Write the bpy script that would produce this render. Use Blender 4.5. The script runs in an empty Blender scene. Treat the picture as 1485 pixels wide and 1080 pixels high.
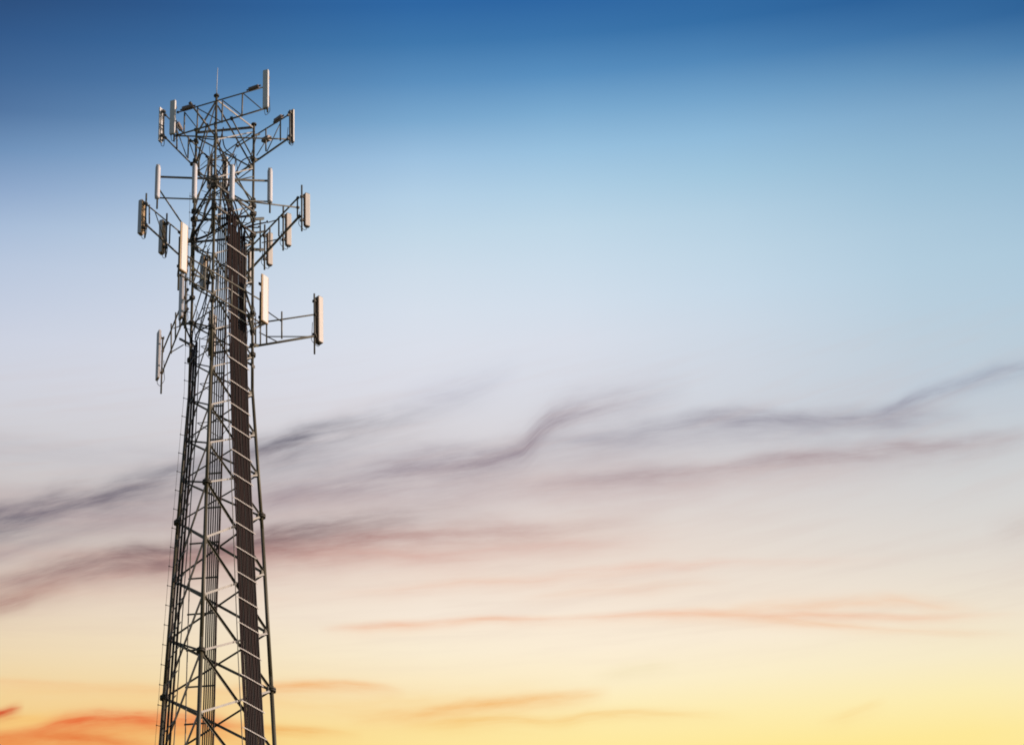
import bpy, math, random
from mathutils import Vector, Matrix
rnd = random.Random(7)
R = math.radians
S = bpy.context.scene
COL = S.collection

# ------------------------------------------------------------------ camera
F_PX, PITCH, PPX, PPY = 4200.0, R(33.309), 429.6, 540.0
CAM = Vector((3.449, -106.364, 1.6))
cam_d = bpy.data.cameras.new('camera')
cam = bpy.data.objects.new('camera', cam_d); COL.objects.link(cam)
cam.location = CAM
cam.rotation_euler = (R(90) + PITCH, 0, 0)
cam_d.sensor_width = 36.0
cam_d.lens = 36.0 * F_PX / 1485.0
cam_d.shift_x = (742.5 - PPX) / 1485.0
cam_d.shift_y = 0.0
cam_d.clip_start = 0.5
cam_d.clip_end = 20000
S.camera = cam

S.view_settings.view_transform = 'Standard'
S.view_settings.look = 'None'
S.view_settings.gamma = 1.0
S.view_settings.use_curve_mapping = False
S.view_settings.exposure = 0.0
S.cycles.filter_width = 1.8

# ------------------------------------------------------------------ sun (low, to the right and a little behind the viewer)
SUN_EL = R(16)
SUN_AZ = math.atan2(0.985, -0.19)          # clockwise from +Y
sun_dir = Vector((math.sin(SUN_AZ) * math.cos(SUN_EL), math.cos(SUN_AZ) * math.cos(SUN_EL), math.sin(SUN_EL)))
sd = bpy.data.lights.new('sun', 'SUN'); sd.energy = 4.4; sd.angle = R(0.6); sd.color = (1.0, 0.79, 0.66)
so = bpy.data.objects.new('sun', sd); COL.objects.link(so)
so.rotation_euler = sun_dir.to_track_quat('Z', 'Y').to_euler()
so.location = (60, -40, 60)

# ------------------------------------------------------------------ geometry of the view: photo measurements -> the place
FWD = Vector((0, math.cos(PITCH), math.sin(PITCH)))
UPV = Vector((0, -math.sin(PITCH), math.cos(PITCH)))
RT = Vector((1, 0, 0))
def ray(px, py): return FWD * F_PX + RT * (px - PPX) - UPV * (py - PPY)
def proj(p):
    d = Vector(p) - CAM; k = F_PX / d.dot(FWD)
    return PPX + k * d.dot(RT), PPY - k * d.dot(UPV)
def at_z(px, py, z):
    d = ray(px, py); return CAM + d * ((z - CAM.z) / d.z)
def on_plane(px, py, a, n):
    d = ray(px, py); return CAM + d * ((a - CAM).dot(n) / d.dot(n))
def azel(px, py):
    d = ray(px, py).normalized()
    return math.degrees(math.atan2(d.x, d.y)), math.degrees(math.asin(d.z))

# ------------------------------------------------------------------ sky
def lin(c):
    return tuple((v / 255 / 12.92) if v / 255 <= 0.04045 else ((v / 255 + 0.055) / 1.055) ** 2.4 for v in c)
SKY = {
 60: [(0,45,79,125),(30,49,86,135),(80,59,99,147),(150,78,113,158),(200,103,139,179),(240,125,156,196),(270,141,167,202),(310,160,183,213),(350,179,196,220),(420,192,203,223),(500,206,211,225),(580,210,210,218),(640,205,203,207),(690,205,201,202),(760,213,204,197),(850,224,207,191),(900,235,216,188),(950,239,216,176),(1000,241,212,158),(1080,246,195,110)],
 560: [(0,46,101,162),(30,52,110,165),(60,62,118,171),(90,76,130,180),(120,91,142,189),(150,107,155,197),(180,124,169,207),(215,149,187,220),(240,163,196,225),(280,179,207,230),(320,190,214,231),(400,208,221,234),(480,219,225,236),(560,220,221,230),(620,219,216,221),(700,217,211,213),(780,228,215,209),(830,240,225,211),(900,247,233,216),(950,250,236,208),(1000,251,231,188),(1080,253,227,148)],
 920: [(0,46,102,162),(30,54,112,168),(60,66,122,176),(110,92,147,195),(160,126,174,211),(200,146,190,222),(240,161,200,225),(320,190,215,232),(420,207,222,236),(500,216,221,232),(560,214,217,226),(600,213,214,221),(700,219,211,209),(780,232,220,210),(850,242,227,212),(920,252,237,217),(960,253,239,210),(1000,254,240,200),(1040,255,237,176),(1080,255,233,152)],
 1425: [(0,44,95,149),(30,53,106,157),(60,70,121,170),(90,92,140,181),(120,112,155,191),(150,123,164,198),(180,134,173,204),(240,148,185,210),(260,152,188,212),(310,163,194,216),(360,172,201,219),(420,176,202,220),(460,181,203,218),(520,187,202,214),(560,190,202,214),(640,203,208,212),(720,213,212,211),(800,224,217,209),(870,238,226,208),(940,246,234,203),(1000,252,237,182),(1080,255,232,147)],
}
def sky_col(px, py):
    def col(tab, y):
        if y <= tab[0][0]: return tab[0][1:]
        for a, b in zip(tab, tab[1:]):
            if y <= b[0]:
                t = (y - a[0]) / (b[0] - a[0]); return tuple(a[i] + (b[i] - a[i]) * t for i in (1, 2, 3))
        return tab[-1][1:]
    xs = sorted(SKY)
    if px <= xs[0]: return col(SKY[xs[0]], py)
    for a, b in zip(xs, xs[1:]):
        if px <= b:
            t = (px - a) / (b - a); ca, cb = col(SKY[a], py), col(SKY[b], py)
            return tuple(ca[i] + (cb[i] - ca[i]) * t for i in range(3))
    return col(SKY[xs[-1]], py)
def px_of(az, el):
    a, e = R(az), R(el)
    return proj(CAM + Vector((math.sin(a) * math.cos(e), math.cos(a) * math.cos(e), math.sin(e))) * 1000)

world = bpy.data.worlds.new('World'); S.world = world; world.use_nodes = True
world.cycles.sampling_method = 'MANUAL'; world.cycles.sample_map_resolution = 256
wt = world.node_tree; wt.nodes.clear()
WN, WL = wt.nodes, wt.links
def wm(op, a, b=None, c=None, clamp=False):
    n = WN.new('ShaderNodeMath'); n.operation = op; n.use_clamp = clamp
    for i, v in enumerate((a, b, c)):
        if v is None: continue
        if isinstance(v, (int, float)): n.inputs[i].default_value = v
        else: WL.new(v, n.inputs[i])
    return n.outputs[0]
def wmap(v, a, b, c=0.0, d=1.0, smooth=True):
    n = WN.new('ShaderNodeMapRange'); n.interpolation_type = 'SMOOTHSTEP' if smooth else 'LINEAR'
    WL.new(v, n.inputs['Value'])
    for k, x in zip(('From Min', 'From Max', 'To Min', 'To Max'), (a, b, c, d)): n.inputs[k].default_value = x
    return n.outputs['Result']
def wmix(f, a, b):
    n = WN.new('ShaderNodeMix'); n.data_type = 'RGBA'
    for s, v in ((n.inputs['Factor'], f), (n.inputs[6], a), (n.inputs[7], b)):
        if isinstance(v, (int, float)): s.default_value = v
        elif isinstance(v, tuple): s.default_value = v
        else: WL.new(v, s)
    return n.outputs[2]
tc = WN.new('ShaderNodeTexCoord')
nrm = WN.new('ShaderNodeVectorMath'); nrm.operation = 'NORMALIZE'; WL.new(tc.outputs['Generated'], nrm.inputs[0])
sep = WN.new('ShaderNodeSeparateXYZ'); WL.new(nrm.outputs[0], sep.inputs[0])
DEG = 180 / math.pi
AZ = wm('MULTIPLY', wm('ARCTAN2', sep.outputs[0], sep.outputs[1]), DEG)
EL = wm('MULTIPLY', wm('ARCSINE', sep.outputs[2]), DEG)
EL0, EL1 = 24.0, 42.0
elf = wmap(EL, EL0, EL1, smooth=False)
azs = [-7.5, -3.5, 0.0, 3.0, 6.5, 10.5, 14.5, 18.5]
cur = None
for i, a in enumerate(azs):
    rp = WN.new('ShaderNodeValToRGB'); cr = rp.color_ramp; cr.interpolation = 'LINEAR'
    n = 25
    for k in range(n):
        t = k / (n - 1)
        x, y = px_of(a, EL0 + (EL1 - EL0) * t)
        c = lin(sky_col(x, y)) + (1,)
        e = cr.elements[0] if k == 0 else (cr.elements[-1] if k == n - 1 else cr.elements.new(t))
        e.color = c
    WL.new(elf, rp.inputs[0])
    cur = rp.outputs[0] if cur is None else wmix(wmap(AZ, azs[i - 1], a, smooth=False), cur, rp.outputs[0])

# cirrus: soft bands at infinity, each with its own line, thickness and density, frayed by stretched noise
SHEAR = wmap(EL, 26.5, 33.5, 0.02, 0.15)
ELS = wm('SUBTRACT', EL, wm('MULTIPLY', AZ, SHEAR))
def wnoise(sx, sy, scale, detail, rough, seed, dist=0.0):
    cb = WN.new('ShaderNodeCombineXYZ')
    WL.new(wm('MULTIPLY', AZ, sx), cb.inputs[0])
    WL.new(wm('MULTIPLY', ELS, sy), cb.inputs[1])
    cb.inputs[2].default_value = seed
    nz = WN.new('ShaderNodeTexNoise'); WL.new(cb.outputs[0], nz.inputs['Vector'])
    nz.inputs['Scale'].default_value = scale; nz.inputs['Detail'].default_value = detail
    nz.inputs['Roughness'].default_value = rough; nz.inputs['Distortion'].default_value = dist
    return nz.outputs[0]
fray = wnoise(0.34, 1.5, 1.5, 4, 0.5, 3.1, 0.5)
fray2 = wnoise(0.22, 3.4, 1.5, 3, 0.5, 9.4, 0.3)

# colour, upper softness px, lower softness px, [(x, y, opacity), ...] measured along the band
CLOUDS = [
 # broad veils first
 ((178,168,172), 30, 42, [(-80,800,0.32),(0,782,0.32),(120,748,0.27),(260,712,0.26),(400,695,0.21),(560,672,0.10),(700,640,0)]),
 ((186,166,166), 26, 30, [(340,762,0.40),(450,735,0.40),(600,712,0.36),(760,690,0.30),(900,672,0.20),(1050,655,0)]),
 ((184,180,188), 26, 28, [(760,668,0.16),(880,648,0.44),(1000,634,0.44),(1140,626,0.40),(1280,616,0.32),(1420,600,0.12),(1520,590,0)]),
 ((204,180,178), 22, 26, [(640,730,0.16),(800,712,0.36),(950,700,0.40),(1100,686,0.32),(1300,668,0.16),(1450,650,0)]),
 ((226,192,178), 24, 26, [(-60,850,0.24),(100,840,0.32),(300,830,0.28),(500,812,0.32),(700,798,0.32),(900,790,0.20),(1100,780,0)]),
 ((150,150,172), 20, 16, [(560,596,0.00),(620,580,0.16),(660,570,0.22),(700,556,0.16),(760,530,0)]),
 # dark bands
 ((104,100,114), 19, 25, [(-80,770,0.74),(0,751,0.78),(60,738,0.74),(120,724,0.66),(200,703,0.64),(260,690,0.61),(330,668,0.46),(385,652,0.66),(430,638,0.72),(480,628,0.46),(540,616,0.31),(600,602,0.18),(660,590,0.07),(720,560,0)]),
 ((146,130,138), 11, 12, [(-60,822,0.37),(0,806,0.37),(70,788,0.29),(150,765,0.17),(220,745,0)]),
 ((142,126,138), 23, 19, [(330,748,0.18),(400,724,0.46),(470,706,0.46),(560,688,0.46),(650,674,0.55),(715,664,0.61),(752,654,0.62),(770,640,0.66),(788,622,0.57),(815,606,0.51),(870,590,0.37),(940,574,0.18),(1010,560,0)]),
 ((146,142,156), 13, 15, [(760,652,0.09),(880,633,0.39),(980,616,0.46),(1070,606,0.55),(1150,607,0.55),(1230,608,0.57),(1290,603,0.61),(1340,602,0.28),(1420,598,0)]),
 ((128,124,146), 11, 11, [(1255,606,0.00),(1290,597,0.46),(1318,583,0.52),(1350,570,0.41),(1410,551,0.37),(1480,534,0.31),(1560,518,0.26)]),
 ((164,142,147), 11, 13, [(720,712,0.09),(840,698,0.39),(930,690,0.46),(1020,681,0.48),(1110,671,0.57),(1200,661,0.55),(1300,653,0.52),(1390,646,0.52),(1440,638,0.44),(1500,626,0.14),(1560,618,0)]),
 ((178,132,126), 18, 17, [(-60,872,0.37),(40,850,0.41),(120,832,0.46),(240,820,0.61),(380,798,0.75),(450,794,0.72),(540,785,0.57),(640,777,0.46),(760,775,0.39),(860,764,0.22),(980,756,0)]),
 ((118,92,98), 13, 20, [(-60,862,0.32),(0,846,0.42),(60,830,0.46),(130,812,0.55),(180,801,0.72),(235,804,0.70),(310,798,0.61),(380,780,0.74),(430,770,0.66),(500,760,0.48),(560,752,0.33),(650,744,0.14),(740,738,0)]),
 ((214,170,158), 9, 10, [(420,812,0.18),(520,802,0.46),(620,805,0.46),(720,798,0.39),(840,790,0.32),(960,782,0)]),
 ((160,108,102), 10, 9, [(-40,886,0.55),(0,877,0.63),(35,867,0.61),(65,857,0.41),(115,848,0)]),
 # salmon streaks
 ((232,184,160), 7, 8, [(470,866,0.07),(580,854,0.29),(680,846,0.32),(780,842,0.32),(880,835,0.17),(980,828,0)]),
 ((232,180,158), 6, 7, [(780,832,0),(870,824,0.25),(945,817,0.46),(1000,819,0.39),(1060,815,0.17),(1200,812,0.13),(1320,806,0)]),
 ((232,188,162), 8, 8, [(740,872,0),(840,860,0.29),(940,852,0.34),(1000,846,0.17),(1070,843,0)]),
 ((240,180,144), 5, 6, [(460,913,0.00),(530,908,0.49),(610,904,0.49),(700,898,0.46),(800,898,0.32),(900,893,0.42),(980,889,0.49),(1080,892,0.48),(1160,891,0.51),(1250,894,0.46),(1340,895,0.40),(1410,893,0.14),(1500,888,0)]),
 ((242,194,158), 11, 9, [(960,896,0.00),(1080,885,0.35),(1180,877,0.41),(1280,873,0.35),(1360,882,0.28),(1440,886,0)]),
 ((242,190,150), 5, 6, [(1040,894,0.00),(1130,899,0.39),(1200,906,0.41),(1300,912,0.29),(1400,917,0.21),(1490,922,0)]),
 # orange banks low down
 ((247,206,140), 20, 20, [(-60,1014,.25),(80,1008,.28),(220,1012,.34),(400,1018,.36),(560,1028,.36),(700,1020,.25),(880,1010,0)]),
 ((243,184,124), 6, 8, [(330,1000,.3),(400,993,.76),(470,991,.76),(530,994,.62),(590,1001,0)]),
 ((243,182,108), 8, 10, [(500,1046,.0),(580,1036,.45),(660,1026,.66),(740,1018,.68),(815,1009,.58),(890,1001,0)]),
 ((244,192,110), 6, 8, [(580,1052,.0),(670,1046,.62),(740,1043,.6),(800,1044,.36),(880,1033,.5),(960,1033,.28),(1080,1040,0)]),
 ((240,178,100), 6, 7, [(330,1052,.4),(400,1056,.62),(450,1060,.58),(530,1066,0)]),
 ((236,220,178), 8, 9, [(850,982,.0),(900,975,.34),(945,968,.34),(990,962,0)]),
 ((248,212,140), 7, 9, [(1180,1048,.0),(1225,1038,.34),(1262,1024,.26),(1290,1014,0)]),
 ((200,186,180), 16, 16, [(1425,778,.0),(1470,764,.4),(1500,756,.55),(1560,750,.55)]),
 ((240,158,86), 22, 24, [(-60,1094,.8),(0,1086,.72),(70,1075,.58),(150,1064,.56),(230,1062,.58),(300,1066,.42),(350,1074,.25),(420,1080,0)]),
 ((233,114,64), 10, 12, [(-10,1072,.1),(50,1060,.5),(100,1046,.8),(150,1041,.8),(230,1041,.84),(290,1044,.74),(340,1050,.3),(390,1055,0)]),
 ((250,206,128), 7, 8, [(-60,1056,.7),(0,1052,.65),(50,1044,.5),(95,1036,.2),(140,1030,0)]),
 ((214,92,54), 6, 7, [(-30,1037,.8),(0,1034,.85),(17,1029,.75),(36,1025,0)]),
 ((230,122,64), 8, 10, [(-40,1074,.7),(40,1068,.62),(110,1070,.66),(180,1078,.55),(250,1086,.2),(300,1090,0)]),
]
DPX = math.degrees(1 / F_PX)
ci = 0
for colr, wu, wl_, pts in CLOUDS:
    q = [azel(x, y) + (o,) for x, y, o in pts]
    q.sort()
    a0, a1 = q[0][0], q[-1][0]
    e0, e1 = min(p[1] for p in q) - .1, max(p[1] for p in q) + .1
    AZc = wm('MULTIPLY_ADD', cur, 1e-8, AZ)     # chains the bands one after another, which keeps the shader's stack small
    t = wmap(AZc, a0, a1, smooth=False)
    def curve(vals, straight=False):
        fc = WN.new('ShaderNodeFloatCurve'); c = fc.mapping.curves[0]
        for k, (xx, yy) in enumerate(vals):
            if k < 1: c.points[0].location = (xx, yy)
            elif k == len(vals) - 1: c.points[-1].location = (xx, yy)
            else: c.points.new(xx, yy)
        if straight:
            for p_ in c.points: p_.handle_type = 'VECTOR'
        fc.mapping.update(); WL.new(t, fc.inputs['Value']); return fc.outputs[0]
    cen = wm('MULTIPLY_ADD', curve([((p[0] - a0) / (a1 - a0), (p[1] - e0) / (e1 - e0)) for p in q]), e1 - e0, e0)
    op = curve([((p[0] - a0) / (a1 - a0), p[2]) for p in q], True)
    ci += 1
    wp = (wu + wl_) * .5 * DPX
    d0 = wm('SUBTRACT', EL, cen)
    def bnoise(sx, sy, detail, rough, off, dist=0.0):
        cb = WN.new('ShaderNodeCombineXYZ')
        WL.new(wm('MULTIPLY', AZc, sx), cb.inputs[0]); WL.new(wm('MULTIPLY', d0, sy), cb.inputs[1])
        cb.inputs[2].default_value = ci * 3.7 + off
        nz = WN.new('ShaderNodeTexNoise'); WL.new(cb.outputs[0], nz.inputs['Vector'])
        nz.inputs['Scale'].default_value = 1.0; nz.inputs['Detail'].default_value = detail
        nz.inputs['Roughness'].default_value = rough; nz.inputs['Distortion'].default_value = dist
        return nz.outputs[0]
    rag = bnoise(.6, 1.3, 3, .5, 0)                 # ragged edge
    d = wm('ADD', d0, wm('MULTIPLY', wm('SUBTRACT', rag, .5), wp * 1.9))
    fibre = bnoise(.55, 4.5 if wp > .12 else 7.5, 5, .66, 1.9)   # filaments that run along the band
    du = wm('DIVIDE', wm('MAXIMUM', d, 0.0), wu * DPX * 1.12)
    dl = wm('DIVIDE', wm('ABSOLUTE', wm('MINIMUM', d, 0.0)), wl_ * DPX * 1.25)
    core = wm('EXPONENT', wm('MULTIPLY', wm('ADD', wm('MULTIPLY', du, du), wm('POWER', dl, 1.3)), -1.0))
    f = wm('MULTIPLY', wm('MULTIPLY', core, op), wmap(fibre, 0.30, 0.68, .50, 1.40, smooth=False), clamp=True)
    cur = wmix(f, cur, lin(colr) + (1,))
# faint fibres through the whole cirrus layer
fib = wm('MULTIPLY', wm('MULTIPLY', wmap(fray2, 0.42, 0.72), wmap(EL, 34.5, 32.0)), wmap(EL, 26.5, 28.5))
cur = wmix(wm('MULTIPLY', fib, 0.10), cur, lin((205,178,170)) + (1,))

nish = WN.new('ShaderNodeTexSky'); nish.sky_type = 'NISHITA'; nish.sun_disc = False
nish.sun_elevation = SUN_EL; nish.sun_rotation = SUN_AZ
nb = WN.new('ShaderNodeVectorMath'); nb.operation = 'SCALE'; nb.inputs['Scale'].default_value = 0.088
WL.new(nish.outputs[0], nb.inputs[0])
aaz = wm('ABSOLUTE', wm('SUBTRACT', AZ, 5.0))
away = wm('MAXIMUM', wmap(aaz, 25, 65), wmap(EL, 50, 72))
final = wmix(away, cur, nb.outputs[0])
bg = WN.new('ShaderNodeBackground'); WL.new(final, bg.inputs[0]); bg.inputs[1].default_value = 1.0
wo = WN.new('ShaderNodeOutputWorld'); WL.new(bg.outputs[0], wo.inputs[0])

# ------------------------------------------------------------------ materials
def mat(name, base, rough, metal=0.0, var=0.25, scale=6.0, streak=False, spec=0.5, tint=None):
    m = bpy.data.materials.new(name); m.use_nodes = True
    nt = m.node_tree; b = nt.nodes['Principled BSDF']
    t = nt.nodes.new('ShaderNodeTexCoord'); nz = nt.nodes.new('ShaderNodeTexNoise')
    mp = nt.nodes.new('ShaderNodeMapping')
    if streak: mp.inputs['Scale'].default_value = (1, 1, 0.12)
    nt.links.new(t.outputs['Object'], mp.inputs[0]); nt.links.new(mp.outputs[0], nz.inputs['Vector'])
    nz.inputs['Scale'].default_value = scale; nz.inputs['Detail'].default_value = 5; nz.inputs['Roughness'].default_value = 0.65
    cr = nt.nodes.new('ShaderNodeValToRGB')
    lo = tuple(v * (1 - var) for v in base); hi = tuple(min(1, v * (1 + var)) for v in (tint or base))
    cr.color_ramp.elements[0].color = lo + (1,); cr.color_ramp.elements[1].color = hi + (1,)
    cr.color_ramp.elements[0].position = 0.3; cr.color_ramp.elements[1].position = 0.7
    nt.links.new(nz.outputs[0], cr.inputs[0]); nt.links.new(cr.outputs[0], b.inputs['Base Color'])
    rr = nt.nodes.new('ShaderNodeMapRange'); nt.links.new(nz.outputs[0], rr.inputs[0])
    rr.inputs['To Min'].default_value = rough - 0.1; rr.inputs['To Max'].default_value = min(1, rough + 0.12)
    nt.links.new(rr.outputs[0], b.inputs['Roughness'])
    b.inputs['Metallic'].default_value = metal
    b.inputs['Specular IOR Level'].default_value = spec
    return m
M = {
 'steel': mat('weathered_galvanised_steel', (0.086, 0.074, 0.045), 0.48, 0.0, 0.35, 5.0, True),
 'brace': mat('lit_galvanised_brace_steel', (0.31, 0.29, 0.265), 0.5, 0.0, 0.2, 5.0),  # same steel as the inner angles, raised to a sunlit tone
 'shaded': mat('shaded_brace_steel', (0.075, 0.068, 0.045), 0.6, 0.0, 0.3, 5.0),  # darker copy of the brace steel, shade put into its colour
 'pipe': mat('mount_pipe_steel', (0.10, 0.098, 0.085), 0.5, 0.0, 0.3, 6.0, True),
 'rail': mat('mount_rail_steel', (0.15, 0.14, 0.115), 0.45, 0.0, 0.3, 6.0),
 'clamp': mat('clamp_steel', (0.07, 0.06, 0.045), 0.6, 0.0, 0.4, 12.0),
 'white': mat('white_radome', (0.64, 0.62, 0.61), 0.45, 0.0, 0.10, 2.5, True),
 'grey': mat('shaded_radome', (0.56, 0.55, 0.58), 0.48, 0.0, 0.11, 2.0, True),  # white radome with the grey of shade put into its base colour
 'cream': mat('cream_radome', (0.58, 0.53, 0.49), 0.48, 0.0, 0.11, 2.5, True),
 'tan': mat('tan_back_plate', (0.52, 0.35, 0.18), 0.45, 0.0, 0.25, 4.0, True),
 'brown': mat('shaded_back_plate', (0.13, 0.085, 0.05), 0.55, 0.0, 0.25, 4.0, True),  # tan plate darkened in its colour to stand for backs out of the sun
 'cable': mat('dark_cable_jacket', (0.025, 0.0108, 0.0081), 0.45, 0.0, 0.25, 3.0, True, 0.18),
 'black': mat('black_cable_jacket', (0.014, 0.010, 0.008), 0.5, 0.0, 0.3, 3.0, False, 0.2),
 'thin': mat('thin_cable_jacket', (0.05, 0.042, 0.035), 0.45, 0.0, 0.3, 3.0),
 'strap': mat('bright_hanger_steel', (0.52, 0.48, 0.45), 0.45, 0.0, 0.2, 9.0),
 'box': mat('amplifier_box_paint', (0.20, 0.15, 0.13), 0.5, 0.0, 0.2, 6.0),
 'rod': mat('rod_metal', (0.5, 0.52, 0.55), 0.5, 0.0, 0.1, 3.0),
 'ground': mat('dry_grass', (0.06, 0.07, 0.03), 0.9, 0.0, 0.5, 0.15),
}

# ------------------------------------------------------------------ mesh helpers
class MB:
    def __init__(s): s.v = []; s.f = []; s.sm = []
    def ring_faces(s, a, b, n, smooth):
        for k in range(n):
            s.f.append((a + k, a + (k + 1) % n, b + (k + 1) % n, b + k)); s.sm.append(smooth)
    def tube(s, pts, r, n=8, r2=None):
        pts = [Vector(p) for p in pts]; prev = None; st = []
        x = None
        for i, p in enumerate(pts):
            d = (pts[min(i + 1, len(pts) - 1)] - pts[max(i - 1, 0)]).normalized()
            if x is None:
                x = d.cross(Vector((0, 0, 1))) if abs(d.z) < 0.9 else d.cross(Vector((1, 0, 0)))
            x = (x - d * x.dot(d)).normalized(); y = d.cross(x)
            rr = r if r2 is None else r + (r2 - r) * i / (len(pts) - 1)
            b = len(s.v); st.append(b)
            for k in range(n):
                a = 2 * math.pi * k / n
                s.v.append(p + x * (rr * math.cos(a)) + y * (rr * math.sin(a)))
        for a, b in zip(st, st[1:]): s.ring_faces(a, b, n, n > 5)
        s.f.append(tuple(range(st[0] + n - 1, st[0] - 1, -1))); s.sm.append(False)
        s.f.append(tuple(range(st[-1], st[-1] + n))); s.sm.append(False)
        return s
    def prism(s, p0, p1, prof, ux, uy, cap=True, smooth=False, sc1=1.0):
        """extrude the 2D profile (list of (a,b)) in axes ux, uy from p0 to p1"""
        n = len(prof); b0 = len(s.v)
        for p, k in ((p0, 1.0), (p1, sc1)):
            for a, b in prof: s.v.append(Vector(p) + ux * (a * k) + uy * (b * k))
        s.ring_faces(b0, b0 + n, n, smooth)
        if cap:
            s.f.append(tuple(range(b0 + n - 1, b0 - 1, -1))); s.sm.append(False)
            s.f.append(tuple(range(b0 + n, b0 + 2 * n))); s.sm.append(False)
        return s
    def box(s, c, ux, uy, uz, lx, ly, lz):
        c = Vector(c); h = uz * (lz / 2)
        return s.prism(c - h, c + h, [(-lx / 2, -ly / 2), (lx / 2, -ly / 2), (lx / 2, ly / 2), (-lx / 2, ly / 2)], ux, uy)
    def angle(s, p0, p1, outn, w, t, flip=False):
        """rolled steel angle from p0 to p1; one leg lies across outn, the other sticks inward"""
        p0, p1 = Vector(p0), Vector(p1); d = (p1 - p0).normalized()
        n = (outn - d * outn.dot(d)).normalized(); u = d.cross(n)
        if flip: u = -u
        pr = [(-w / 2, 0), (w / 2, 0), (w / 2, -t), (-w / 2 + t, -t), (-w / 2 + t, -w), (-w / 2, -w)]
        return s.prism(p0, p1, pr, u, n)
    def build(s, name, m, parent=None, loc=None):
        o_loc = Vector(loc) if loc is not None else Vector((0, 0, 0))
        if parent is not None: base = Vector(parent['__loc'])
        else: base = o_loc
        me = bpy.data.meshes.new(name)
        me.from_pydata([tuple(v - base) for v in s.v], [], s.f)
        me.polygons.foreach_set('use_smooth', s.sm)
        me.update()
        import bmesh
        bm = bmesh.new(); bm.from_mesh(me); bmesh.ops.recalc_face_normals(bm, faces=bm.faces); bm.to_mesh(me); bm.free()
        me.materials.append(M[m])
        o = bpy.data.objects.new(name, me); COL.objects.link(o)
        if parent is not None: o.parent = root_of(parent) if False else parent
        else: o.location = o_loc
        o['__loc'] = tuple(base)
        return o
def root_of(o): return o
def tag(o, label, cat, group=None):
    o['label'] = label; o['category'] = cat
    if group: o['group'] = group
    return o
def thing(name, label, cat, loc, group=None):
    o = bpy.data.objects.new(name, None); COL.objects.link(o); o.location = loc; o.empty_display_size = 0.3
    o['__loc'] = tuple(loc)
    return tag(o, label, cat, group)
def struct(name, mb, m):
    o = mb.build(name, m); o['kind'] = 'structure'; return o
def smooth_path(pts, n=6):
    pts = [Vector(p) for p in pts]; out = []
    for i in range(len(pts) - 1):
        p0, p1, p2, p3 = pts[max(i - 1, 0)], pts[i], pts[i + 1], pts[min(i + 2, len(pts) - 1)]
        for k in range(n):
            t = k / n
            out.append(0.5 * ((2 * p1) + (-p0 + p2) * t + (2 * p0 - 5 * p1 + 4 * p2 - p3) * t * t + (-p0 + 3 * p1 - 3 * p2 + p3) * t ** 3))
    out.append(pts[-1]); return out
UZ = Vector((0, 0, 1))

# ------------------------------------------------------------------ ground (below the frame)
g = MB()
N = 24
for i in range(N + 1):
    for j in range(N + 1):
        x, y = -6000 + 12000 * i / N, -6000 + 12000 * j / N
        g.v.append(Vector((x, y, 0)))
for i in range(N):
    for j in range(N):
        a = i * (N + 1) + j; g.f.append((a, a + N + 1, a + N + 2, a + 1)); g.sm.append(False)
struct('ground', g, 'ground')

# ------------------------------------------------------------------ tower
ZK = [0, 50, 57, 64, 71, 78, 100]
RK = [6.0, 2.982, 2.571, 2.14, 1.629, 1.582, 1.563]
def rad(z):
    for i in range(len(ZK) - 1):
        if z <= ZK[i + 1]: return RK[i] + (RK[i + 1] - RK[i]) * (z - ZK[i]) / (ZK[i + 1] - ZK[i])
    return RK[-1]
ANG = {'F': 21.414 - 120, 'R': 21.414, 'L': 21.414 + 120}
def leg(k, z):
    a = R(ANG[k]); r = rad(z); return Vector((r * math.cos(a), r * math.sin(a), z))
def z_on_leg(k, py):
    lo, hi = 30.0, 100.0
    for _ in range(50):
        m = (lo + hi) / 2
        if proj(leg(k, m))[1] > py: lo = m
        else: hi = m
    return lo
FACES = [('F', 'R'), ('L', 'F'), ('R', 'L')]
def face_n(a, b):
    d = (leg(b, 75) - leg(a, 75)).normalized(); n = d.cross(UZ)
    m = (leg(a, 75) + leg(b, 75)) / 2; m.z = 0
    return n if n.dot(m) > 0 else -n

LEVELS = [z_on_leg('F', y) for y in (150, 203, 258, 313, 368, 423, 478, 532, 587, 642, 699, 779, 862, 943, 1033, 1120, 1212)]
TOP = 85.75
tower = thing('lattice_tower', 'tall three-legged galvanised steel lattice tower carrying all the antennas', 'tower', (0, 0, 0))
FL = [81.0, 72.8, 64.62, 56.4]
legs = {}
for k in 'LFR':
    m = MB()
    zs = [0, 50, 57, 64, 71, 78, TOP + (0.0 if k != 'L' else 0.0)]
    rr = [0.14, 0.092, 0.086, 0.078, 0.068, 0.06, 0.055]
    pts = [leg(k, z) for z in zs]
    for i in range(len(zs) - 1):
        mm = MB(); m.tube([pts[i], pts[i + 1]], rr[i], 12, rr[i + 1])
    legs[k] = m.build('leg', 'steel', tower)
    for z in FL:
        c = leg(k, z); f = MB()
        for dz in (-0.045, 0.045):
            f.tube([c + UZ * (dz - 0.03), c + UZ * (dz + 0.03)], 0.19 if z < 70 else 0.15, 12)
        for i in range(6):
            a = i * math.pi / 3; q = c + Vector((math.cos(a), math.sin(a), 0)) * (0.155 if z < 70 else 0.12)
            f.tube([q - UZ * 0.13, q + UZ * 0.13], 0.018, 6)
        f.build('flange', 'clamp', legs[k])
    c = leg(k, TOP); f = MB(); f.tube([c - UZ * 0.03, c + UZ * 0.03], 0.13, 12).build('cap', 'clamp', legs[k])
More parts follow.
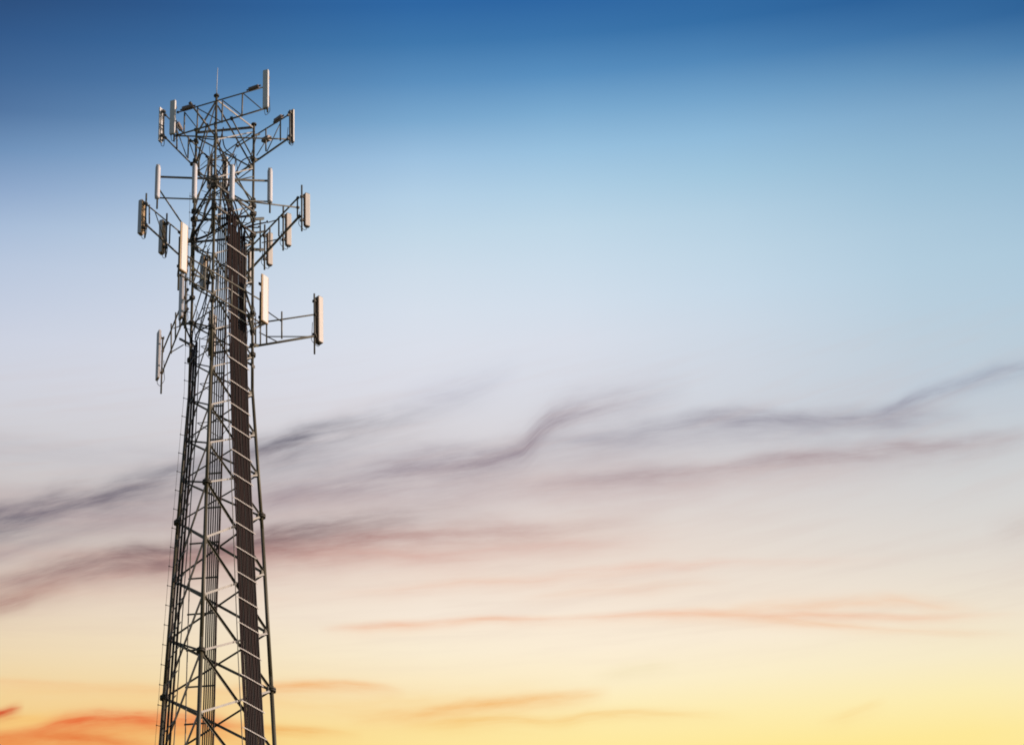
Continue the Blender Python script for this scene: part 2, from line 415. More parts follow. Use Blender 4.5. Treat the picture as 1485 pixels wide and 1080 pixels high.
# gusset lugs
for k in 'LFR':
    for z in LEVELS[1:-1]:
        for (a, b) in FACES:
            if k in (a, b):
                o = b if k == a else a
                d = (leg(o, z) - leg(k, z)).normalized()
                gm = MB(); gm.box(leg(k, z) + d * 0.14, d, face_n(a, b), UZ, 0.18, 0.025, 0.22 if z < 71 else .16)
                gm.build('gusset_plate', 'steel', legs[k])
# X bracing: one angle of each cross lies outside, its flat turned outward, the other inside
for fi, (a, b) in enumerate(FACES):
    n = face_n(a, b)
    for z1, z0 in zip(LEVELS, LEVELS[1:]):
        w = 0.055 if z1 > 71 else (0.07 if z1 > 65 else 0.09)
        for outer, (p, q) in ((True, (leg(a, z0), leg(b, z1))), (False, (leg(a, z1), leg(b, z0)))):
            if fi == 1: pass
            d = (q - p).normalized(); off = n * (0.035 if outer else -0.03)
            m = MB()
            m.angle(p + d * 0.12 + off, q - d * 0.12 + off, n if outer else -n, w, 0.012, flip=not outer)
            m.build('brace', 'brace' if outer else 'shaded', tower)  # outer angles take the sunlit tone, inner ones the shade-toned copy
    for z in (85.55,):
        p, q = leg(a, z), leg(b, z); d = (q - p).normalized(); m = MB()
        m.angle(p + d * .05, q - d * .05, n, 0.09, 0.012).build('brace', 'brace', tower)
# light inner rods at the upper levels
for z in LEVELS[1:9]:
    mids = [(leg(a, z) + leg(b, z)) / 2 for a, b in FACES]
    for i in range(3):
        m = MB(); m.tube([mids[i], mids[(i + 1) % 3]], .017, 6).build('inner_rod', 'steel', tower)
# bracing below the frame, down to the ground
m = MB(); zz = [LEVELS[-1], 43, 37.5, 31.5, 25, 17.5, 9, 0.5]
for (a, b) in FACES:
    n = face_n(a, b)
    for z1, z0 in zip(zz, zz[1:]):
        m.angle(leg(a, z0) + n * .04, leg(b, z1) + n * .04, n, 0.11, 0.014)
        m.angle(leg(a, z1) - n * .04, leg(b, z0) - n * .04, -n, 0.11, 0.014)
o = m.build('brace', 'brace', tower); o['kind'] = 'stuff'
# climbing steps up the left leg with a safety wire
wire = MB(); wp = []
pd = Vector((-0.86, -0.5, 0.0)).normalized()
z = 50.5
k = 0
while z < 82:
    c = leg('L', z); m = MB()
    m.tube([c, c + pd * 0.26], 0.014, 6); m.tube([c + pd * 0.245, c + pd * 0.275], 0.03, 6)
    m.build('climbing_step', 'clamp', legs['L'])
    z += 0.92; k += 1
wire.tube([leg('L', z) + pd * 0.255 for z in (0.5, 50, 57, 64, 71, 78, 82)], 0.008, 5)
wire.build('safety_wire', 'pipe', legs['L'])

# lightning rod
c = leg('F', TOP + .03)
m = MB(); m.tube([c, c + Vector((0.03, 0, 1.62))], 0.02, 8, 0.014)
rod = m.build('lightning_rod', 'rod', None, c)
tag(rod, 'thin pale lightning rod standing on the very top of the tower', 'lightning rod')
m = MB(); m.tube([c, c + UZ * 0.12], 0.035, 8).build('base_clamp', 'clamp', rod)

# ------------------------------------------------------------------ cable ladders
def face_at_px(a, b, z, px, off):
    n = face_n(a, b) * off
    lo, hi = -0.6, 1.6
    A, B = leg(a, z), leg(b, z)
    f = lambda t: proj(A + (B - A) * t + n)[0] - px
    s = f(lo) < f(hi)
    for _ in range(40):
        mid = (lo + hi) / 2
        if (f(mid) < 0) == s: lo = mid
        else: hi = mid
    return A + (B - A) * lo + n
def interp(tab, y):
    if y <= tab[0][0]: return tab[0][1]
    for p, q in zip(tab, tab[1:]):
        if y <= q[0]: return p[1] + (q[1] - p[1]) * (y - p[0]) / (q[0] - p[0])
    return tab[-1][1] + (y - tab[-1][0]) * (tab[-1][1] - tab[-2][1]) / (tab[-1][0] - tab[-2][0])
def run_pts(a, b, zs, tab, off):
    out = []
    for z in zs:
        y = proj((leg(a, z) + leg(b, z)) / 2)[1]
        out.append(face_at_px(a, b, z, interp(tab, y), off))
    return out

# 1: wide dark ladder on the right-hand face
ZS = [46, 50, 53.5, 57, 60.5, 64, 67.5, 71, 74, 76.2, 78.4]
EXT = [0.6, 1.3, .4, 1.5, .9, 1.2, .2, .8, .3, .7, 0.0, .5]     # how much farther up each cable stays on the ladder
L1 = [(350, 330.5), (480, 331.5), (640, 336.5), (760, 342), (860, 345.5), (1000, 351.5), (1080, 356)]
R1 = [(350, 355.5), (480, 357.5), (640, 362), (760, 367.5), (860, 372), (1000, 380), (1080, 385)]
lad = thing('cable_ladder', 'wide dark brown ladder of feeder cables down the right face, with pale slanted straps', 'cable ladder', face_at_px('F', 'R', 50, 350, .2), 'cable ladders on the tower faces')
nFR = face_n('F', 'R')
lp, rp_ = run_pts('F', 'R', ZS, L1, .22), run_pts('F', 'R', ZS, R1, .22)
NC = 12
lad_tops = []
for i in range(NC):
    t = (i + 0.5) / NC
    pts = [p.lerp(q, t) + nFR * rnd.uniform(-.012, .012) for p, q in zip(lp, rp_)]
    pts.append(pts[-1] + (pts[-1] - pts[-2]).normalized() * EXT[i])
    m = MB(); m.tube(smooth_path(pts, 3), rnd.uniform(.033, .041), 8)
    m.build('cable', 'cable' if i % 4 != 2 else 'black', lad); lad_tops.append(pts[-1])
for t, ofs in ((-.12, 0), (1.02, 0)):
    m = MB()
    pts = [p.lerp(q, t) - nFR * .03 for p, q in zip(lp, rp_)]
    m.tube(pts, 0.022, 6).build('rail', 'rail', lad)
z = 52.55
while z < 78.3:
    def L_at(tab_pts, z):
        for i in range(len(ZS) - 1):
            if z <= ZS[i + 1]:
                return tab_pts[i].lerp(tab_pts[i + 1], (z - ZS[i]) / (ZS[i + 1] - ZS[i]))
    p, q = L_at(lp, z), L_at(rp_, z); p = p.lerp(q, -.1); d = (q - p).normalized(); m = MB()
    m.box((p + q) / 2 + nFR * .062, d, nFR, UZ, (q - p).length + .1, 0.02, 0.036)
    for i in range(NC):
        m.box(p.lerp(q, (i + 1.7) / (NC + 1.2)) + nFR * .075, d, nFR, UZ, .045, .03, .055)
    m.build('strap', 'strap', lad)
    z += 1.19
# 2: narrow ladder inside the rear face
L2 = [(330, 317), (440, 312.5), (540, 308.5), (720, 303.5), (900, 299), (990, 296.5), (1080, 293.5)]
R2 = [(330, 331), (440, 328), (540, 324.5), (720, 320.5), (900, 313), (990, 311.5), (1080, 309)]
S2 = [(330, 294), (540, 289), (640, 283.5), (740, 278.5), (840, 275), (900, 273), (990, 270.5), (1080, 268.5)]
lad2 = thing('cable_ladder', 'narrow ladder of six dark cables seen through the tower behind its front leg', 'cable ladder', face_at_px('R', 'L', 50, 300, -.25), 'cable ladders on the tower faces')
lp2, rp2, sp2 = (run_pts('R', 'L', ZS + [79.5, 80.8], t_, -.28) for t_ in (L2, R2, S2))
for i in range(6):
    t = i / 5
    m = MB(); m.tube(smooth_path([p.lerp(q, t) for p, q in zip(lp2, rp2)], 2), 0.03 if i < 5 else .045, 8)
    m.build('cable', 'thin' if i < 5 else 'cable', lad2)
m = MB(); m.tube(sp2[:6], 0.028, 6).build('rail', 'rail', lad2)
nRL = face_n('R', 'L')
z = 51.6
ZS2 = ZS + [79.5, 80.8]
while z < 74:
    for i in range(len(ZS2) - 1):
        if ZS2[i] <= z <= ZS2[i + 1]:
            t = (z - ZS2[i]) / (ZS2[i + 1] - ZS2[i])
            p, q = (sp2 if z < 65 else lp2)[i].lerp((sp2 if z < 65 else lp2)[i + 1], t), rp2[i].lerp(rp2[i + 1], t)
            d = (q - p).normalized(); m = MB()
            m.box((p + q) / 2 - nRL * .05, d, nRL, UZ, (q - p).length + .1, .03, .07).build('strap', 'shaded', lad2)
            break
    z += 1.68
# 3: cables beside the left leg
lad3 = thing('cable_ladder', 'bundle of thick black cables clamped beside the left leg with climbing steps', 'cable ladder', leg('L', 50), 'cable ladders on the tower faces')
nLF = face_n('L', 'F')
def l3(dx): return [(480, 277.5 + dx * .62), (510, 276 + dx * .72), (640, 268 + dx * .9), (760, 258 + dx * .97), (900, 246.7 + dx), (990, 240 + dx * 1.05), (1080, 233 + dx * 1.1)]
ZS3 = [46, 50, 53.5, 57, 60.5, 64, 67.5, 71, 73]
trk = []
def l3_pts(dx):
    out = []
    for z in ZS3:
        y = proj(leg('L', z))[1]
        out.append(face_at_px('L', 'F', z, interp(l3(dx), y), .12))
    return out
for dx, r, mt in ((4.3, .04, 'cable'), (8.6, .05, 'black'), (13.4, .05, 'cable'), (19.3, .022, 'thin')):
    m = MB(); pts = l3_pts(dx); trk.append(pts); m.tube(pts, r, 8).build('cable' if dx < 19 else 'rail', mt, lad3)
z = 51
while z < 72.6:
    for i in range(len(ZS3) - 1):
        if ZS3[i] <= z <= ZS3[i + 1]:
            t = (z - ZS3[i]) / (ZS3[i + 1] - ZS3[i])
            p, q = trk[0][i].lerp(trk[0][i + 1], t), trk[-1][i].lerp(trk[-1][i + 1], t)
            d = (q - p).normalized(); m = MB()
            m.box((p + q) / 2 + nLF * .06, d, nLF, UZ, (q - p).length * 1.0 + .05, .025, .045).build('clamp', 'rail', lad3)
            break
    z += 1.12

# ------------------------------------------------------------------ antennas
PANELS = 0
def unit(deg): return Vector((math.cos(R(deg)), math.sin(R(deg)), 0))
def panel(name, label, group, px, y0, y1, Z, ndeg, w, dep, style, front, back, pipe=(.35, .35), pipe_px=None, jumper=True):
    cy = (y0 + y1) / 2
    c = at_z(px, cy, Z); n = unit(ndeg); t = Vector((-n.y, n.x, 0))
    ppm = proj(c - UZ * .5)[1] - proj(c + UZ * .5)[1]
    L = (y1 - y0) / ppm
    pole = c - n * (dep / 2 + 0.13)
    o = thing(name, label, 'antenna', pole - UZ * (L / 2 + pipe[1]), group)
    hw = w / 2
    b, top = c - UZ * (L / 2), c + UZ * (L / 2)
    if style == 'round':
        prof = [(-hw, -dep / 2), (hw, -dep / 2)] + [(hw * math.cos(a), -dep * .2 + dep * .7 * math.sin(a)) for a in [math.pi * i / 10 for i in range(11)]]
        m = MB()
        m.prism(b + UZ * .16, top - UZ * .1, prof, t, n, cap=False, smooth=True)
        m.prism(top - UZ * .1, top, prof, t, n, smooth=True, sc1=.78)
        m.prism(b + UZ * .16, b, prof, t, n, smooth=True, sc1=.86)
        m.build('radome', front, o)
    elif style == 'bevel':
        e = .05
        m = MB(); m.prism(b, top, [(-hw, dep * .1), (hw, dep * .1), (hw, dep * .42), (hw - .015, dep / 2), (-hw + .015, dep / 2), (-hw, dep * .42)], t, n).build('radome', front, o)
        m = MB(); m.prism(b - UZ * .02, top + UZ * .02, [(-hw * .72, -dep / 2), (hw * .72, -dep / 2), (hw + e, dep * .1 - .004), (hw + e, dep * .34), (hw + .004, dep * .34), (hw + .004, dep * .1 - .004), (-hw - .004, dep * .1 - .004), (-hw - .004, dep * .34), (-hw - e, dep * .34), (-hw - e, dep * .1 - .004)], t, n).build('back_plate', back, o)
    else:
        c0 = min(.025, hw * .35)
        m = MB(); m.prism(b, top, [(-hw, -dep * .38), (hw, -dep * .38), (hw, dep / 2 - c0), (hw - c0 * .4, dep / 2 - c0 * .3), (hw - c0, dep / 2), (-hw + c0, dep / 2), (-hw + c0 * .4, dep / 2 - c0 * .3), (-hw, dep / 2 - c0)], t, n)
        m.build('radome', front, o)
        m = MB(); m.prism(b + UZ * .03, top - UZ * .03, [(-hw * .93, -dep / 2), (hw * .93, -dep / 2), (hw * .93, -dep * .38 - .003), (-hw * .93, -dep * .38 - .003)], t, n)
        for i in range(1, 6):
            m.box(b.lerp(top, i / 6) - n * (dep / 2 + .008), t, n, UZ, w * .9, .016, .03)
        m.build('back_plate', back, o)
    # end cap
    for e_, s_ in ((b, -1), (top, 1)):
        m = MB(); m.box(e_ + UZ * (s_ * .012), t, n, UZ, w * .9 if style != 'round' else w * .7, dep * .8 if style != 'round' else dep * .6, .03).build('end_cap', back if style != 'round' else front, o)
    m = MB(); m.tube([pole - UZ * (L / 2 + pipe[1]), pole + UZ * (L / 2 + pipe[0])], .042, 10).build('mount_pipe', 'pipe', o)
    for s_ in (-.36, .38):
        q = pole + UZ * (L * s_)
        m = MB(); m.box(q + n * .055, t, n, UZ, .1, .16, .05); m.box(q - n * .03, t, n, UZ, .16, .05, .12)
        m.box(q + n * .1 + UZ * .07, t, n, UZ, .06, .05, .16)
        m.build('bracket', 'clamp', o)
    if jumper:
        for s_ in (-.25, .25):
            q = b + t * (w * s_) - n * (dep * .1)
            m = MB(); m.tube([q, q - UZ * .09], .022, 8)
            conn = m.build('connector', 'clamp', o)
        q = b - n * (dep * .1) - t * (w * .25) - UZ * .08
        m = MB(); m.tube(smooth_path([q, q - UZ * .14 - n * .03, q - UZ * .2 - n * .16, pole - n * .12 + t * .05 - UZ * (L / 2 + .02), pole - n * .1 + t * .06 - UZ * (L / 2 - .3), pole - n * .07 + t * .05 - UZ * (L * .1)], 5), .014, 6)
        m.build('jumper_cable', 'black', o)
    return o

ZT, ZM, ZL = 84.9, 79.7, 75.0
GT, GM, GL = 'panel antennas of the top array', 'panel antennas of the middle array', 'panel antennas of the lowest array'
pa = panel
# top array
pa('panel_antenna', 'white panel at the right end of the tilted top truss, highest antenna of all', GT, 385.5, 103, 156, ZT, -114, .27, .14, 'box', 'white', 'white', (-.25, .12))
pa('panel_antenna', 'white panel at the left end of the tilted top truss, broad pale face forward', GT, 250.5, 147, 194, ZT, -114, .27, .14, 'box', 'white', 'white', (-.3, .3))
pa('panel_antenna', 'short white panel seen from behind at the far upper left, dark ribs across it', GT, 233, 158, 205, ZT, 146, .27, .07, 'box', 'white', 'white', (-.15, .06))
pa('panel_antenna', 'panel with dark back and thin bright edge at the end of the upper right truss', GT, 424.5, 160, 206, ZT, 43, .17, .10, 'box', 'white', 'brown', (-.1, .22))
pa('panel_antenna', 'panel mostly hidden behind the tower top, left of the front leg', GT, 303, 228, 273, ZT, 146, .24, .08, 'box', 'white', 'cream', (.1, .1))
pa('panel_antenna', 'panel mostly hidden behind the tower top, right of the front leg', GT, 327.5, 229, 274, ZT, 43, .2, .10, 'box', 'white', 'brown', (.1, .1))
# middle array: front sector
for px, y0, y1, lb in ((228.5, 240, 287, 'slim rounded grey panel at the left end of the level two-bar mount'),
                       (282, 239, 288, 'slim rounded grey panel on the level two-bar mount just left of the front leg'),
                       (336.5, 240, 290, 'slim rounded grey panel on the level two-bar mount just right of the front leg'),
                       (391.5, 245, 293, 'slim rounded grey panel at the right end of the level two-bar mount')):
    pa('panel_antenna', lb, GM, px, y0, y1, ZM, -90, .235, .2, 'round', 'grey', 'grey', (.18, .42), jumper=False)
# middle array: left rear sector
for px, y0, y1, lb in ((204.8, 292, 339, 'deep grey panel with golden back, leftmost of all on the tower'),
                       (234.8, 321, 367, 'deep grey panel with golden back, second along the left sloping mount'),
                       (264.5, 347, 393, 'deep grey panel with golden back hidden behind the large bright pink panel'),
                       (294.5, 373, 419, 'deep grey panel with golden back beside the front leg, innermost on the left sloping mount')):
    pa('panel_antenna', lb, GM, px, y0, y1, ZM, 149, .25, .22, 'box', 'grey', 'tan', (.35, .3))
# middle array: right rear sector
for px, y0, y1, lb in ((445, 282, 328, 'cream lit panel at the far upper end of the right rear mount'),
                       (418, 311, 356, 'cream lit panel second from the outer end of the right rear mount'),
                       (391, 339, 384, 'cream lit panel third along the right rear mount, crossed by its rails'),
                       (364, 365, 411, 'cream lit panel partly hidden behind the right leg beside the dark cable ladder')):
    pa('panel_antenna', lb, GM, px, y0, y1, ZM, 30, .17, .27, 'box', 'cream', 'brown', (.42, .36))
# lowest array
pa('panel_antenna', 'large bright pink-white panel facing the sun on the left side of the tower', GL, 265.5, 326, 393, ZL, -38.6, .36, .17, 'bevel', 'white', 'tan', (-.55, .9))
pa('panel_antenna', 'large bright pink-white panel facing the sun just right of the right leg', GL, 383, 401, 467, ZL, -38.6, .36, .17, 'bevel', 'white', 'tan', (-.75, .1))
pa('panel_antenna', 'pink-lit panel with brown back at the end of the lowest long right arm', GL, 462.5, 432, 497, ZL, 43, .28, .30, 'box', 'cream', 'brown', (.1, .72))
pa('panel_antenna', 'narrow orange-lit panel close behind the front leg below the mounts', GL, 309, 458, 516, ZL, 43, .2, .2, 'box', 'cream', 'brown', (.1, .1))
pa('panel_antenna', 'grey panel with brown edge hanging lowest on the left of the tower', GL, 229.5, 481, 549, ZL, 201, .32, .12, 'box', 'grey', 'tan', (-.3, .75))
pa('panel_antenna', 'grey panel hanging directly below the large bright pink panel on the left', GL, 263, 397, 461, ZL, 201, .38, .12, 'box', 'grey', 'tan', (.05, .5))

# ------------------------------------------------------------------ sector mounts
def mount(name, label, group, e0, e1, Z, ndeg, dep, rails, pipes=(), struts=(), arms=(), rail_r=.045):
    n = unit(ndeg)
    a = at_z(*e0, Z) - n * (dep / 2 + .2)
    P = lambda p: on_plane(p[0], p[1], a, n)
    o = thing(name, label, 'antenna mount', a, group)
    for r_ in rails:
        rr = r_[2] if len(r_) > 2 else rail_r
        m = MB(); m.tube([P(r_[0]), P(r_[1])], rr, 8); 
        rl = m.build('rail', 'rail', o)
        cm = MB(); d = (P(r_[1]) - P(r_[0])).normalized()
        for e_ in (P(r_[0]), P(r_[1])): cm.tube([e_ - d * .04, e_ + d * .04], rr + .03, 8)
        cm.build('end_clamp', 'clamp', rl)
    for p in pipes:
        m = MB(); m.tube([P(p[0]) - n * .06, P(p[1]) - n * .06], .036, 8).build('mount_pipe', 'rail' if len(p) < 3 else p[2], o)
    for s_ in struts:
        m = MB(); m.tube([P(s_[0]), P(s_[1])], .026, 6).build('strut', 'pipe', o)
    for (p, lk, ly, r_) in arms:
        m = MB(); q = leg(lk, z_on_leg(lk, ly)); s0 = P(p)
        m.tube([s0, q], r_, 8); d = (s0 - q).normalized()
        arm = m.build('standoff_arm', 'pipe', o)
        m = MB(); m.box(q, d, d.cross(UZ).normalized(), UZ, .2, .2, .16).build('leg_clamp', 'clamp', arm)
        m = MB(); m.box(s0, d, d.cross(UZ).normalized(), UZ, .12, .12, .13).build('rail_clamp', 'clamp', arm)
    return o
GF = 'steel mounts that hold the panels'
mount('sector_mount', 'tilted truss crossing the very top of the tower between two white panels', GF, (250, 170), (387, 130), ZT, -114, .14,
      [((258, 163), (384, 126), .032), ((258, 196), (386, 157), .04)],
      [((267, 162), (266, 193)), ((286, 155), (285, 188)), ((322, 145), (321, 177)), ((351, 135), (350, 168))],
      [((268, 163), (286, 186)), ((286, 157), (320, 176)), ((323, 146), (350, 167)), ((353, 136), (379, 158))],
      [((336, 172), 'R', 232, .035), ((300, 182), 'L', 240, .035), ((312, 180), 'F', 198, .05)])
mount('sector_mount', 'truss on the far upper left carrying the ribbed white panel', GF, (233, 181), (303, 250), ZT, 146, .07,
      [((240, 167), (300, 227), .03), ((240, 200), (302, 262), .038)],
      [((255, 180), (255, 216)), ((272, 200), (271, 230)), ((288, 214), (287, 247))],
      [((255, 184), (271, 228)), ((273, 202), (288, 244))],
      [((278, 238), 'L', 232, .05), ((276, 204), 'L', 205, .04)])
mount('sector_mount', 'braced truss reaching out at the upper right to the dark-backed panel', GF, (424, 183), (327, 250), ZT, 43, .1,
      [((418, 167), (345, 212), .035), ((418, 201), (345, 252), .048)],
      [((408, 172), (408, 205)), ((387, 187), (387, 220))],
      [((407, 178), (387, 220)), ((385, 205), (372, 226)), ((372, 198), (360, 240))],
      [((375, 195), 'R', 197, .05), ((374, 231), 'R', 232, .055)])
mount('sector_mount', 'level two-bar mount across the front with four rounded grey panels', GF, (228, 264), (391, 268), ZM, -90, .2,
      [((229, 256.5), (392, 262.5), .05), ((229, 287), (392, 292.5), .034)],
      [], [((340, 262), (368, 256)), ((300, 286), (345, 262))],
      [((312, 259.5), 'F', 265, .06), ((300, 259), 'L', 292, .036), ((340, 260.5), 'R', 290, .036), ((310, 289.5), 'F', 295, .055), ((298, 289.5), 'L', 322, .034), ((344, 290.5), 'R', 320, .034)])
mount('sector_mount', 'long two-rail mount sloping down from the leftmost panel towards the tower', GF, (205, 315), (294, 396), ZM, 149, .22,
      [((213, 297), (304, 372), .032), ((212, 326), (304, 410), .045)],
      [((215, 298), (215, 325)), ((245, 327), (244, 354)), ((276, 352), (276, 380))],
      [((224, 305), (240, 352))],
      [((276, 350), 'L', 326, .06), ((276, 384), 'L', 352, .06), ((300, 405), 'L', 398, .05)])
mount('sector_mount', 'two-rail mount climbing to the upper right behind four cream panels', GF, (445, 305), (364, 388), ZM, 30, .27,
      [((432, 287), (352, 371), .042), ((434, 314), (352, 403), .058)],
      [((433, 290), (433, 315)), ((406, 315), (406, 343)), ((393, 330), (393, 360)), ((379, 318), (379, 366))],
      [((388, 323), (405, 318)), ((380, 352), (404, 347))],
      [((381, 317), 'R', 318, .075), ((381, 336), 'R', 338, .05), ((381, 362), 'R', 362, .07)])
mount('sector_mount', 'long front mount sloping down right across the cable ladder between the two pink panels', GF, (265, 360), (384, 434), ZL, -38.6, .17,
      [((262, 366), (381, 437), .034), ((262, 399), (381, 470), .034)],
      [((299, 379), (298, 420)), ((318, 388), (317, 433)), ((338, 399), (337, 444)), ((356, 412), (355, 452)), ((278, 372), (277, 412))],
      [],
      [((302, 390), 'F', 402, .05), ((310, 428), 'F', 436, .055), ((356, 423), 'R', 455, .05), ((360, 458), 'R', 482, .06), ((280, 377), 'L', 392, .05)])
mount('sector_mount', 'long nearly level right arm with a lone upright pipe, lowest on that side', GF, (463, 465), (309, 488), ZL, 80, .25,
      [((457, 456), (310, 478), .036), ((458, 487), (310, 512), .055)],
      [((409, 453), (409, 492)), ((371, 470), (371, 500)), ((378, 470), (378, 500), 'strap'), ((387, 466), (387, 498))],
      [((388, 488), (452, 488)), ((388, 452), (408, 466)), ((376, 482), (405, 497))],
      [((380, 470), 'R', 478, .05), ((374, 501), 'R', 500, .075), ((330, 508), 'R', 530, .05), ((320, 477), 'L', 468, .04)])
mount('sector_mount', 'steep two-rail mount angling down left to the lowest grey panel', GF, (230, 515), (264, 428), ZL, 201, .12,
      [((236, 509), (272, 420), .038), ((236, 538), (272, 448), .038)],
      [((246.5, 469), (246.5, 512)), ((253, 453), (252.5, 493)), ((259, 438), (259, 477)), ((268, 425), (267, 500))],
      [((246, 512), (266, 500)), ((252, 476), (268, 470))],
      [((266, 470), 'L', 468, .06), ((262, 492), 'L', 500, .06), ((270, 438), 'L', 432, .05)])
# tie bars between the mounts
def tie(label, p, q, r_=.035):
    m = MB(); m.tube([p, q], r_, 8)
    o = m.build('tie_bar', 'rail', None, p)
    tag(o, label, 'tie bar', 'tie bars between the mounts')
    d = (Vector(q) - Vector(p)).normalized()
    for e in (p, q):
        c = MB(); c.tube([Vector(e) - d * .06, Vector(e) + d * .06], r_ + .03, 8).build('end_clamp', 'clamp', o)
tie('long level tie bar from below the front mount out to the right rear mount', at_z(334, 289, 79.0), at_z(432, 301, 79.6), .036)
tie('thin tie bar slanting from the left grey rounded panel down to the large pink panel', at_z(229, 272, 79.8), at_z(266, 327, 78.9), .036)
tie('level tie bar between the top left panel and the upper right truss', at_z(256, 197, 84.6), at_z(419, 202, 84.4), .036)
tie('slanting tie bar from the tilted top truss back into the tower head', at_z(276, 150, 85.9), at_z(314, 200, 85.0), .045)

# ------------------------------------------------------------------ amplifier boxes
def amp(label, p, q, w, h):
    p, q = Vector(p), Vector(q); d = (q - p).normalized(); s_ = d.cross(UZ).normalized(); u = s_.cross(d)
    o = thing('amplifier_box', label, 'amplifier', (p + q) / 2, 'amplifier boxes on the top trusses')
    m = MB(); b = .03
    pr = [(-w / 2 + b, -h / 2), (w / 2 - b, -h / 2), (w / 2, -h / 2 + b), (w / 2, h / 2 - b), (w / 2 - b, h / 2), (-w / 2 + b, h / 2), (-w / 2, h / 2 - b), (-w / 2, -h / 2 + b)]
    m.prism(p, q, pr, s_, u).build('housing', 'box', o)
    for e, k in ((p, -1), (q, 1)):
        m = MB(); m.tube([e, e + d * (k * .12)], .035, 8).build('connector', 'clamp', o)
nA = unit(-114); aA = at_z(250, 170, ZT) - nA * .2
nC = unit(43); aC = at_z(424, 183, ZT) - nC * .2
nB = unit(146); aB = at_z(233, 181, ZT) - nB * .2
amp('slim brown amplifier box along the tilted top truss beside its highest panel', on_plane(361, 130, aA, nA), on_plane(375, 125, aA, nA), .16, .16)
amp('brown amplifier box along the tilted top truss near its left panel', on_plane(265, 158.5, aA, nA), on_plane(280, 154, aA, nA), .2, .2)
amp('slanted brown amplifier box on the upper rail of the right truss', on_plane(399, 176, aC, nC), on_plane(409, 169, aC, nC), .2, .2)
amp('squat brown amplifier box low in the middle of the right truss', on_plane(382, 204, aC, nC), on_plane(391, 200, aC, nC), .24, .24)
amp('pale-edged amplifier box tucked behind the left panel of the top truss', on_plane(257, 178, aB, nB), on_plane(263, 189, aB, nB), .18, .18)

# ------------------------------------------------------------------ loose feeder cables in the tower head
feed = thing('feeder_cables', 'tangle of black feeder cables rising from the ladders into the tower head', 'cables', lad_tops[5])
def cable(pts, r=.032, mt='black', jit=.05):
    P = []
    for i, p in enumerate(pts):
        if len(p) == 3 and not isinstance(p, Vector):
            b = at_z(p[0], p[1], p[2])
        else: b = Vector(p)
        P.append(b + (Vector((rnd.uniform(-jit, jit), rnd.uniform(-jit, jit), rnd.uniform(-jit, jit))) if 0 < i < len(pts) - 1 else Vector((0, 0, 0))))
    m = MB(); m.tube(smooth_path(P, 6), r, 7).build('feeder_cable', mt, feed)
def zc(px, py):   # height whose plan position lies near the tower axis
    lo, hi = 60., 95.
    for _ in range(40):
        mid = (lo + hi) / 2
        if at_z(px, py, mid).y > 0: hi = mid
        else: lo = mid
    return lo
def inn(px, py, dz=0): return (px, py, zc(px, py) + dz)
# from the wide ladder up
for i, tgt in enumerate([(316, 262), (321, 270), (325, 262), (328, 272), (331, 280), (335, 286)]):
    cable([lad_tops[i], inn(331 + i * 3, 322), inn(327 + i * 2.6, 298), inn(*tgt)] + ([inn(tgt[0] - 3 + i * 2, 246)] if i % 2 == 0 else []), .036, 'thin' if i in (2,) else 'cable')
for i, tgt in enumerate([(352, 305), (357, 312), (362, 322), (372, 330), (378, 326), (384, 322)]):
    cable([lad_tops[6 + i], inn(343 + i * 3, 330), inn(*tgt), inn(tgt[0] + 3, tgt[1] - 2)], .032, 'thin' if i in (2,) else 'cable')
# heavy swags to the left
for k in range(2):
    cable([inn(348, 312 + k * 2), inn(325, 325 + k * 2), inn(300, 340 + k * 1.5), inn(283, 347 + k * 1.5)], .036)
for k in range(2):
    cable([inn(306, 284 + k * 3), inn(299, 300), inn(295 - k, 316), inn(286, 332), inn(278 - k, 344)], .036)
for k in (0, 2):
    cable([trk[k][-1], inn(280 + k * 1.5, 490), inn(283 + k * 3, 474), inn(292 + k * 3, 450 - k * 8), inn(300 + k * 2, 420 - k * 12), inn(304, 392 - k * 10)], .027)
for k in range(3):
    cable([trk[k][-1], inn(276, 492), inn(271 - k, 478 - k * 4), inn(266 - k * 2, 460 - k * 8), inn(262, 440 - k * 10)], .03)
cable([inn(283, 492), inn(288, 480), inn(298, 475), inn(306, 470)], .034)
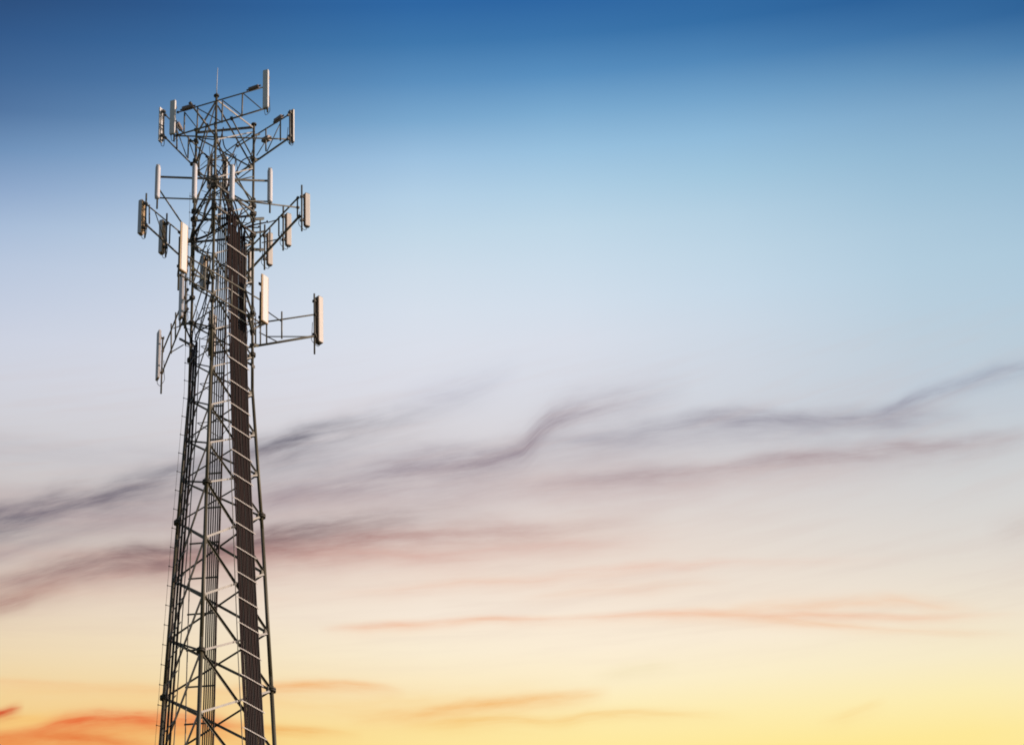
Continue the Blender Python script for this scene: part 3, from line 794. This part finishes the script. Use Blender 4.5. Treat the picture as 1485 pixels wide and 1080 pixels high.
# head of the tower
for a, b, c_, d in [((303, 270), (300, 250), (306, 228), (320, 205)), ((318, 262), (330, 240), (322, 218), (324, 185)), ((332, 262), (338, 236), (328, 210), (322, 190)),
                   ((322, 255), (312, 238), (300, 226), (288, 226)), ((330, 270), (345, 246), (352, 232), (368, 226)), ((310, 270), (325, 236), (340, 226), (345, 205))]:
    cable([inn(*a), inn(*b), inn(*c_), inn(*d)], .028, rnd.choice(['black', 'cable', 'thin']), .12)
# thin jumpers and control cables
for (x0, x1, y0, y1, n_) in ((290, 345, 205, 300, 11), (282, 320, 310, 420, 7), (330, 378, 300, 370, 6), (276, 312, 420, 500, 5), (352, 372, 420, 500, 3)):
    for _ in range(n_):
        ax, bx = rnd.uniform(x0, x1), rnd.uniform(x0, x1); ay = rnd.uniform(y0, y1 - 15); by = min(y1, ay + rnd.uniform(15, 60))
        mx, my = (ax + bx) / 2 + rnd.uniform(-8, 8), (ay + by) / 2 + rnd.uniform(0, 8)
        cable([inn(ax, ay), inn(mx, my), inn(bx, by)], rnd.uniform(.012, .02), rnd.choice(['black', 'cable', 'thin', 'thin']), .35)
# collar platform behind the front mount
col = thing('collar_mount', 'dark ring of clamped collar plates around the tower behind the front mount', 'antenna mount', (0, 0, 79))
for zz_ in (80.55, 79.35):
    for a, b in FACES:
        n = face_n(a, b); p, q = leg(a, zz_) + n * .12, leg(b, zz_) + n * .12; d = (q - p).normalized()
        m = MB(); m.box((p + q) / 2, d, n, UZ, (q - p).length + .1, .06, .09).build('collar_plate', 'clamp', col)
    for k in 'LFR':
        q = leg(k, zz_); d = Vector((q.x, q.y, 0)).normalized()
        m = MB(); m.box(q, d, d.cross(UZ), UZ, .26, .24, .2).build('leg_clamp', 'clamp', col)
for k in range(3):
    a = R(30 + k * 120); q = Vector((math.cos(a), math.sin(a), 0)) * .45
    m = MB(); m.tube([Vector((q.x, q.y, 79.2)), Vector((q.x, q.y, 81.6))], .045, 8).build('inner_pipe', 'rail', col)

for o in bpy.data.objects:
    if '__loc' in o.keys(): del o['__loc']
